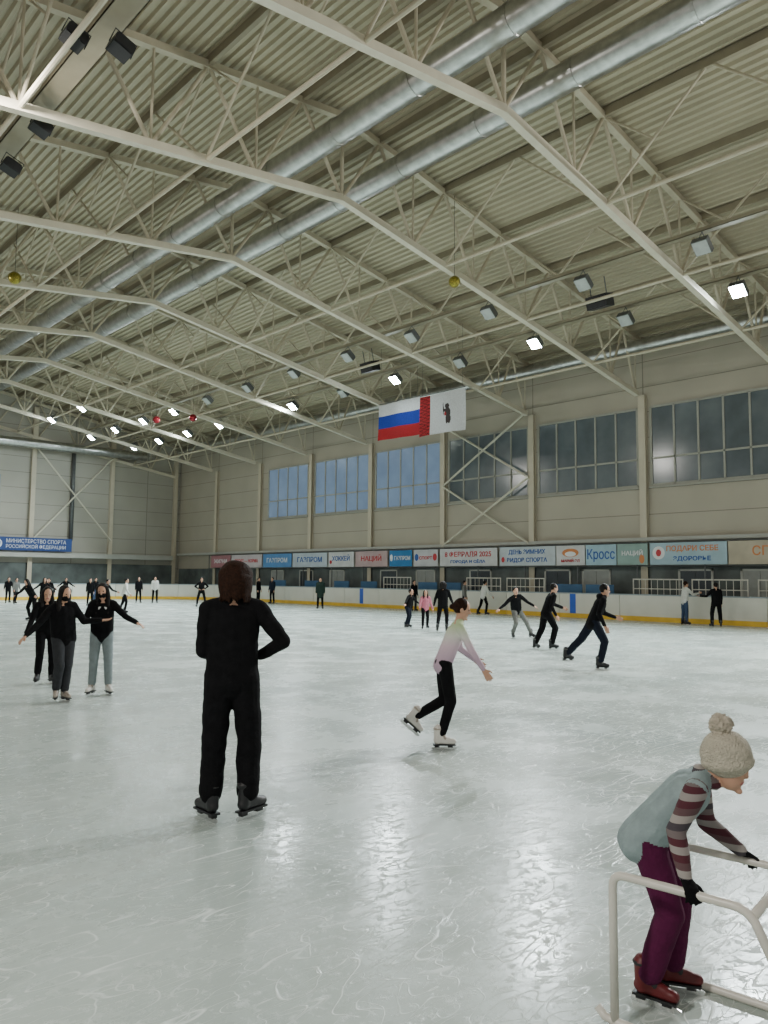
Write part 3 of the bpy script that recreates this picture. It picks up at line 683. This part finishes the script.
M_door=mat('door_grey',(.30,.31,.29),.5,nscale=3,namt=.08);M_doorb=mat('door_dark',(.035,.045,.055),.4,nscale=3,namt=.1)
for i,(yy,mm_) in enumerate(((12.,M_door),(14.6,M_doorb),(19.3,M_door),(21.4,M_doorb),(26.2,M_doorb),(30.2,M_door),(33.2,M_doorb),(38.,M_door),(41.2,M_doorb),(44.5,M_door))):
    mb=MB();x=WX-.10
    mb.box((x-.05,yy-.75,0),(x,yy-.66,2.2),1);mb.box((x-.05,yy+.66,0),(x,yy+.75,2.2),1);mb.box((x-.05,yy-.75,2.12),(x,yy+.75,2.2),1)
    mb.box((x-.03,yy-.66,0),(x,yy-.01,2.12),0);mb.box((x-.03,yy+.01,0),(x,yy+.66,2.12),0);mb.box((x-.09,yy+.06,1.0),(x-.03,yy+.10,1.16),1)
    struct(obj('door_%d'%(i+1),mb.mesh('door',[mm_,M_ledge])))
mb=MB();mb.tube((22.7,EY-.2,4.3),(22.7,EY-.2,11.),.15,16);top(obj('drain_pipe',mb.mesh('p',[M_grey],True)),"dark grey vertical pipe on the end wall",'pipe')

# ------------------------------------------------------------------ banners
RW=(math.pi/2,0,-math.pi/2)
RE=(math.pi/2,0,0)
def banner(y0,y1,col,texts,label,z0=2.38,z1=3.3,x=31.1,deco=None):
    m=mat('banner_%0.2f_%0.2f_%0.2f'%col,tuple(c*.78 for c in col),.5,nscale=1.5,namt=.12)
    root=bpy.data.objects.new('banner',None);COL.objects.link(root);root.location=(x,(y0+y1)/2,z0)
    mb=MB();w=(y1-y0)/2-.03;h=z1-z0;mb.box((0,-w,0),(.03,w,h));obj('panel',mb.mesh('panel',[m]),(0,0,0),root)
    for (s,size,c,dy,dz,wd) in texts:
        tm=mat('ink_%0.2f_%0.2f_%0.2f'%c,c,.5,nscale=3,namt=.03);text(s,size,tm,root,(-.012,dy,dz),RW,width=wd,bold=.006)
    if deco:
        for k,(c,yy,zz,ry,rz) in enumerate(deco): 
            mm=MB();n=18;mm.add([(-.006-.002*k,yy+ry*math.cos(2*math.pi*i/n),zz+rz*math.sin(2*math.pi*i/n)) for i in range(n)],[tuple(range(n))])
            obj('emblem',mm.mesh('emblem',[mat('ink_%0.2f_%0.2f_%0.2f'%c,c,.5,nscale=3,namt=.03)]),(0,0,0),root)
    top(root,label,'banner',"sport banners along the gallery rail")
BL=(.02,.09,.35);RD=(.50,.03,.04);WH=(.72,.72,.72);OR=(.60,.22,.07);GD=(.45,.38,.28)
banner(9.0,13.0,(.55,.48,.36),[("СПОРТ",.5,OR,.2,.5,1.7)],"beige and orange sport banner on the rail",deco=[(GD,-1.2,.46,.3,.3)])
banner(13.0,16.35,(.42,.58,.66),[("ПОДАРИ СЕБЕ",.30,OR,-.2,.66,2.2),("ЗДОРОВЬЕ",.24,BL,-.2,.24,1.6)],"light blue banner with orange and blue lettering",deco=[(WH,1.25,.5,.28,.28),(RD,1.25,.5,.12,.15)])
banner(16.4,17.9,(.32,.46,.42),[("НАЦИЙ",.26,WH,0,.5,1.0)],"green and blue running banner",deco=[(OR,-.45,.25,.12,.2)])
banner(17.9,19.5,(.42,.62,.72),[("Кросс",.62,BL,0,.46,1.4)],"pale blue banner reading Кросс in dark blue")
banner(19.5,21.1,WH,[("МАРИЙ ЭЛ",.16,RD,0,.2,1.0)],"white banner with orange emblem",deco=[(OR,0,.58,.45,.2),(WH,0,.52,.3,.12)])
banner(21.1,24.5,(.62,.68,.72),[("ДЕНЬ ЗИМНИХ",.30,BL,0,.66,2.2),("ВИДОВ СПОРТА",.28,BL,0,.26,2.4)],"white banner for winter sports day in blue",deco=[(RD,1.45,.3,.10,.14)])
banner(24.6,28.6,WH,[("8 ФЕВРАЛЯ 2025",.36,RD,0,.60,3.2),("ГОРОДА И СЁЛА",.2,BL,0,.22,2.4)],"white banner with red date lettering")
banner(28.7,30.6,(.66,.66,.68),[("СПОРТ",.24,RD,0,.45,1.)],"white banner with small logos",deco=[(BL,.7,.5,.15,.2),(RD,-.7,.5,.15,.2)])
banner(30.7,32.6,(.03,.22,.52),[("ГАЗПРОМ",.30,WH,-.15,.46,1.3)],"blue banner with white lettering",deco=[(WH,.75,.5,.12,.2)])
banner(32.7,35.6,(.58,.42,.42),[("НАЦИЙ",.40,RD,0,.46,1.8)],"pinkish banner with red lettering")
banner(35.7,38.2,WH,[("ХОККЕЙ",.40,BL,0,.5,1.7)],"white banner with navy lettering",deco=[(RD,1.,.3,.12,.12)])
banner(38.3,42.0,(.55,.62,.68),[("ГАЗПРОМ",.45,BL,0,.46,2.6)],"pale blue banner with navy lettering")
banner(42.1,45.5,(.10,.28,.58),[("ГАЗПРОМ",.42,WH,0,.46,2.4)],"medium blue banner with white lettering")
banner(45.6,49.6,(.62,.55,.56),[("СПОРТ — НОРМА",.34,RD,0,.46,3.)],"pale pink banner with red lettering")
banner(49.7,52.5,(.45,.20,.22),[("ЖИЗНИ",.4,WH,0,.46,1.8)],"dull red banner with white lettering")
root=bpy.data.objects.new('gallery_rail',None);COL.objects.link(root);root.location=(31.2,5,0);top(root,"steel rail and posts carrying the sport banners",'rail')
for z in(3.34,2.34):
    mb=MB();mb.tube((0,0,z),(0,48,z),.03,8);obj('rail',mb.mesh('rail',[M_grey]),(0,0,0),root)
for i in range(17):
    mb=MB();mb.tube((.04,i*3,0),(.04,i*3,3.34),.035,8);obj('post',mb.mesh('post',[M_grey]),(0,0,0),root)
root=bpy.data.objects.new('banner',None);COL.objects.link(root);root.location=(19.3,EY-.75,3.45);top(root,"long blue ministry banner with white Cyrillic lettering and round emblem",'banner')
mb=MB();mb.box((-3.6,0,0),(3.3,.03,.95));obj('panel',mb.mesh('panel',[mat('banner_blue',(.02,.055,.20),.5,nscale=1,namt=.1)]),(0,0,0),root)
M_ink=mat('ink_white',(.70,.72,.78),.5,nscale=3,namt=.03)
text("МИНИСТЕРСТВО СПОРТА",.38,M_ink,root,(.75,-.015,.66),RE,width=4.2);text("РОССИЙСКОЙ ФЕДЕРАЦИИ",.34,M_ink,root,(.75,-.015,.27),RE,width=4.2)
mm=MB();n=20;mm.add([(-1.95+.34*math.cos(2*math.pi*i/n),-.012,.47+.34*math.sin(2*math.pi*i/n)) for i in range(n)],[tuple(range(n))]);obj('emblem',mm.mesh('e',[M_ink]),(0,0,0),root)
mm=MB();mm.add([(-1.95,-.018,.74),(-2.18,-.018,.6),(-2.16,-.018,.38),(-1.95,-.018,.2),(-1.74,-.018,.38),(-1.72,-.018,.6)],[tuple(range(6))]);obj('emblem',mm.mesh('e',[mat('emb_blue',(.05,.12,.45),.5,nscale=3,namt=.05)]),(0,0,0),root)

# ------------------------------------------------------------------ flags
FX=26.2
def flag(y0,y1,z0,z1,fn,mats,label,seed,ny=60,nz=40):
    root=bpy.data.objects.new('flag',None);COL.objects.link(root);root.location=(FX,(y0+y1)/2,z1+.05)
    vs=[];fs=[];mi=[]
    for j in range(nz+1):
        for i in range(ny+1):
            u=i/ny;v=j/nz;y=(u-.5)*(y1-y0);amp=.06*(.3+v)
            vs.append((amp*math.sin(u*9+seed+v*1.5),y,-.05-v*(z1-z0)-.03*math.sin(u*6+seed)*v))
    for j in range(nz):
        for i in range(ny):
            a=j*(ny+1)+i;fs.append((a,a+1,a+ny+2,a+ny+1));mi.append(fn(1-(i+.5)/ny,(j+.5)/nz))
    me=bpy.data.meshes.new('cloth');me.from_pydata(vs,[],fs)
    for m in mats:me.materials.append(m)
    me.polygons.foreach_set('material_index',mi);me.polygons.foreach_set('use_smooth',[True]*len(fs));obj('cloth',me,(0,0,0),root)
    w=(y1-y0)/2
    mb=MB();mb.tube((0,-w,0),(0,w,0),.02,8);obj('hanging_rod',mb.mesh('rod',[M_grey]),(0,0,0),root)
    for g in(-w+.15,w-.15):
        mb=MB();mb.tube((0,g,0),(0,g,topz(FX)-z1-.05),.007,6);obj('cord',mb.mesh('cord',[M_grey]),(0,0,0),root)
    top(root,label,'flag')
fw=cloth('flag_white',(.56,.56,.57));fb=cloth('flag_blue',(.02,.045,.30));fr_=cloth('flag_red',(.34,.02,.025));fm=cloth('flag_maroon',(.10,.012,.012))
flag(25.42,28.3,8.60,10.42,lambda u,v:0 if v<.333 else(1 if v<.667 else 2),[fw,fb,fr_],"white, blue and red striped flag hanging from the roof",0)
def mari(u,v):
    if u<.23:
        q=(v*11)%1;a=abs(q-.5)*2;b=abs(u-.115)/.115
        if abs(a+b*.8-.75)<.20: return 3
        return 1
    def e(cu,cv,ru,rv): return ((u-cu)/ru)**2+((v-cv)/rv)**2<1
    if e(.575,.54,.026,.05): return 1
    if e(.64,.53,.060,.135) or e(.62,.355,.050,.065) or e(.668,.68,.040,.115) or e(.612,.69,.034,.105) or e(.58,.45,.055,.035) or e(.530,.42,.012,.16): return 2
    return 0
flag(22.55,25.38,8.45,10.36,mari,[fw,fr_,mat('flag_brown',(.030,.016,.014),.8,nscale=10,namt=.1),fm],"white flag with red ornament edge and dark bear emblem",1.3,110,70)

# ------------------------------------------------------------------ rink boards
RX=29.87;EYB=54.6;RR=8.5;ctr=(RX-RR,EYB-RR);path=[]
y=2.1
while y<ctr[1]-.5: path.append(((RX,y),(RX,min(y+3,ctr[1]))));y+=3
path[-1]=(path[-1][0],(RX,ctr[1]))
na=9
for i in range(na):
    a=math.pi/2*i/na;b=math.pi/2*(i+1)/na
    path.append(((ctr[0]+RR*math.cos(a),ctr[1]+RR*math.sin(a)),(ctr[0]+RR*math.cos(b),ctr[1]+RR*math.sin(b))))
x=ctr[0]
while x>2: path.append(((x,EYB),(x-3,EYB)));x-=3
for (a,b) in path:
    a=Vector((*a,0));b=Vector((*b,0));L=(b-a).length
    root=bpy.data.objects.new('rink_board',None);COL.objects.link(root);root.location=a;root.rotation_euler=(0,0,math.atan2((b-a).y,(b-a).x))
    e=.012
    mb=MB();mb.box((e,-.10,.0),(L-e,0,1.08));obj('panel',mb.mesh('panel',[M_board]),(0,0,0),root)
    mb=MB();mb.box((e,0,.02),(L-e,.02,.22));obj('kick_plate',mb.mesh('kick',[M_kick]),(0,0,0),root)
    mb=MB();mb.box((.004,-.12,1.08),(L-.004,.02,1.13));obj('cap_rail',mb.mesh('cap',[M_cap]),(0,0,0),root)
    blue=False
    if abs(a.x-RX)<.01:
        for yb in(19.4,33.6):
            if a.y<=yb<b.y: mb=MB();mb.box((yb-a.y-.15,0,.22),(yb-a.y+.15,.012,1.08));obj('line_marker',mb.mesh('m',[M_blue]),(0,0,0),root);blue=True
    top(root,"white rink board panel with yellow kick plate"+(" and blue line marker" if blue else ""),'rink board',"rink boards")

def barrier(x,y,w):
    root=bpy.data.objects.new('metal_barrier',None);COL.objects.link(root);root.location=(x,y,0)
    mb=MB();mb.path([(0,-w/2,0),(0,-w/2,1.75),(0,w/2,1.75),(0,w/2,0)],.035,8);obj('frame',mb.mesh('f',[M_wtube]),(0,0,0),root)
    mb=MB();mb.tube((0,-w/2,1.35),(0,w/2,1.35),.02,8);obj('rail',mb.mesh('r',[M_wtube]),(0,0,0),root)
    for i in range(1,8):
        mb=MB();yy=-w/2+w*i/8;mb.tube((0,yy,0.1),(0,yy,1.75),.012,6);obj('bar',mb.mesh('b',[M_wtube]),(0,0,0),root)
    top(root,"white tubular metal barrier standing behind the rink boards",'barrier',"metal barriers behind the boards")
for yy in(10.6,13.2,15.8,22.6,25.2,31.5): barrier(30.7,yy,2.2)
for yy in(18.6,20.2,27.5,29.2,34.,36.5,39.5,43.):
    root=bpy.data.objects.new('team_bench',None);COL.objects.link(root);root.location=(30.6,yy,0)
    mb=MB();mb.box((-.2,-.7,.72),(.2,.7,.78));mb.box((.18,-.7,.78),(.23,.7,1.5));obj('seat',mb.mesh('s',[mat('bench_blue',(.04,.12,.24),.5,nscale=3,namt=.1)]),(0,0,0),root)
    for g in(-.6,.6):
        mb=MB();mb.box((-.18,g-.03,0),(.2,g+.03,.72));obj('leg',mb.mesh('l',[M_grey]),(0,0,0),root)
    top(root,"blue bench with backrest behind the rink boards",'bench',"benches behind the boards")

# ------------------------------------------------------------------ light fixtures
M_lampon=mat('lamp_lit',(.9,.95,1.),.3,emit=(.82,.97,1.),es=160.,nscale=3,namt=.01)
M_lampoff=mat('lamp_glass',(.35,.37,.35),.2,nscale=5,namt=.1)
def fixture(on):
    root=bpy.data.objects.new('floodlight',None);COL.objects.link(root)
    mb=MB();mb.box((-.24,-.24,-.05),(.24,.24,.16));mb.box((-.12,-.12,.16),(.12,.12,.28))
    for i in range(5): mb.box((-.22,-.2+.1*i-.01,.16),(.22,-.2+.1*i+.01,.22))
    obj('housing',mb.mesh('h',[M_grey]),(0,0,0),root)
    mb=MB();mb.box((-.22,-.22,-.07),(.22,.22,-.05));obj('lamp_glass',mb.mesh('g',[M_lampon if on else M_lampoff]),(0,0,0),root)
    mb=MB();mb.path([(-.27,0,0),(-.27,0,.40),(.27,0,.40),(.27,0,0)],.015,6);obj('bracket',mb.mesh('b',[M_grey]),(0,0,0),root)
    return root
def setfix(r,loc,rot,label,grp):
    r.location=loc;r.rotation_euler=rot;top(r,label,'floodlight',grp);return r
FT=-math.radians(38)
fo=None
lit=[(25.2,9.95),(25.2,18.0),(25.2,26.1),(25.2,34.3),(25.2,42.),(25.2,50.)]
for (x,y) in lit+[(22.,41.9),(22.,45.9),(22.,50),(22,54),(18.5,47),(18.5,52),(25.2,46),(25.2,54)]:
    r=fixture(True) if fo is None else dup(fo)
    if fo is None:fo=r
    setfix(r,(x,y,11.2 if x>24 else(11.55 if x>20 else 12.0)),(0,-FT,0),"lit white floodlight hanging under the roof trusses","lit floodlights")
fu=None
for i in range(8):
    r=fixture(False) if fu is None else dup(fu)
    if fu is None:fu=r
    setfix(r,(22.,9.7+4.05*i,11.6),(0,-FT,0),"unlit grey floodlight hanging under the roof trusses","unlit floodlights")
for (x,y) in((25.2,14.),(25.2,22.),(25.2,30.)): setfix(dup(fu),(x,y,11.2),(0,-FT,0),"unlit grey floodlight hanging under the roof trusses","unlit floodlights")
fk=None
for (x,y) in((5.06,14.05),(5.82,13.7),(5.74,19.8),(5.66,17.5),(5.7,26)):
    if fk is None:
        fk=dup(fu)
        for ch in fk.children: ch.data=ch.data.copy();ch.data.materials[0]=M_dark;ch.scale=(.85,.85,.85)
        r=fk
    else: r=dup(fk)
    setfix(r,(x,y,11.75),(0,math.radians(20),0),"black floodlight on the roof cable tray","black floodlights")
for (x,y,z) in((23.4,13.96,11.4),(23.35,25.85,11.4)):
    root=bpy.data.objects.new('loudspeaker',None);COL.objects.link(root);root.location=(x,y,z);root.rotation_euler=(0,math.radians(-15),0)
    mb=MB();mb.box((-.25,-.4,-.22),(.25,.4,.22));obj('cabinet',mb.mesh('c',[M_dark]),(0,0,0),root)
    mb=MB();mb.box((-.27,-.36,-.18),(-.25,.36,.18));obj('grille',mb.mesh('g',[M_dark]),(0,0,0),root)
    for g in(-.3,.3):
        mb=MB();mb.tube((0,g,.22),(0,g,.8),.02,6);obj('bracket',mb.mesh('b',[M_grey]),(0,0,0),root)
    top(root,"black loudspeaker cabinet hanging from the roof trusses",'loudspeaker',"hanging loudspeakers")
def tray(x,z,w,label,m):
    root=bpy.data.objects.new('cable_tray',None);COL.objects.link(root);root.location=(x,Y0+.5,z)
    mb=MB();L=EY-Y0-3;mb.box((-w/2,0,0),(w/2,L,.02));mb.box((-w/2,0,0),(-w/2+.02,L,.12));mb.box((w/2-.02,0,0),(w/2,L,.12));obj('tray',mb.mesh('t',[m]),(0,0,0),root)
    for g in(-.05,.05):
        mb=MB();mb.tube((g,0,.04),(g,L,.04),.02,6);obj('cable',mb.mesh('c',[M_dark]),(0,0,0),root)
    top(root,label,'cable tray')
tray(25.4,11.72,.30,"metal cable tray above the lit floodlight row",M_purlin);tray(22.2,12.12,.25,"metal cable tray above the unlit floodlight row",M_purlin)
tray(5.7,12.28,.50,"wide mesh cable tray with black floodlights",M_purlin)
for (x,y,z,r,c,cn,lab) in((18.8,16.65,11.6,.20,(.26,.22,.03),'gold',"gold glitter ball hanging from a truss"),(8.5,28.1,12.1,.22,(.20,.17,.03),'gold',"gold glitter ball hanging from a truss"),(21.6,43.3,11.2,.22,(.3,.02,.03),'red',"red ball decoration hanging from the roof"),(22.4,40.3,11.0,.22,(.3,.02,.03),'red',"red ball decoration hanging from the roof")):
    root=bpy.data.objects.new('hanging_ball',None);COL.objects.link(root);root.location=(x,y,z)
    mb=MB();mb.sphere((0,0,0),r,20,14);obj('ball',mb.mesh('ball',[mat('ball_'+cn,c,.3,metal=.6,nscale=20,namt=.5)]),(0,0,0),root)
    mb=MB();mb.tube((0,0,r-.03),(0,0,topz(x)-z),.008,6);obj('cord',mb.mesh('cord',[M_dark]),(0,0,0),root);top(root,lab,'decoration')

# ------------------------------------------------------------------ lights
def area(loc,power,size,target,col=(.88,.98,1.),spread=math.pi):
    l=bpy.data.lights.new('lamp','AREA');l.energy=power;l.size=size;l.color=col;l.shape='SQUARE';l.spread=spread
    o=bpy.data.objects.new('floodlight_or_added_beam',l);COL.objects.link(o);o.location=loc
    d=Vector(target)-Vector(loc);o.rotation_euler=d.to_track_quat('-Z','Y').to_euler();return o
for i,(x,y) in enumerate(lit): area((x-.10,y,11.07),1050 if i<3 else 1150,.40,(x-9,y,0),spread=2.1)
area((25.2,2.2,11.05),2600,.6,(12,4,0),(.97,.98,.95),spread=2.6)
for y in(16,30,44): area((4.,y,11.4),500,.6,(12,y,0),(1.,.97,.9))
area((-3.3,2.5,5.0),260,.6,(5,5,0),(1.,.96,.88))  # added low lamp with no fixture, casts the faint second shadows
w=bpy.data.worlds.new('hall_ambient');SC.world=w;w.use_nodes=True;w.node_tree.nodes['Background'].inputs[0].default_value=(.92,.90,.84,1);w.node_tree.nodes['Background'].inputs[1].default_value=.43

# ------------------------------------------------------------------ camera
F=Vector((0.68263439,0.72574156,0.0854955));R=Vector((0.72784539,-0.68568133,0.00906656));Uv=Vector((-0.06520265,-0.05603836,0.9962973))
cam=bpy.data.cameras.new('camera');cam.sensor_fit='VERTICAL';cam.sensor_height=36;cam.lens=36*770.1/1024;cam.clip_end=300
co=bpy.data.objects.new('camera',cam);COL.objects.link(co)
co.matrix_world=Matrix(((R.x,Uv.x,-F.x,0),(R.y,Uv.y,-F.y,0),(R.z,Uv.z,-F.z,1.7025),(0,0,0,1)))
SC.camera=co
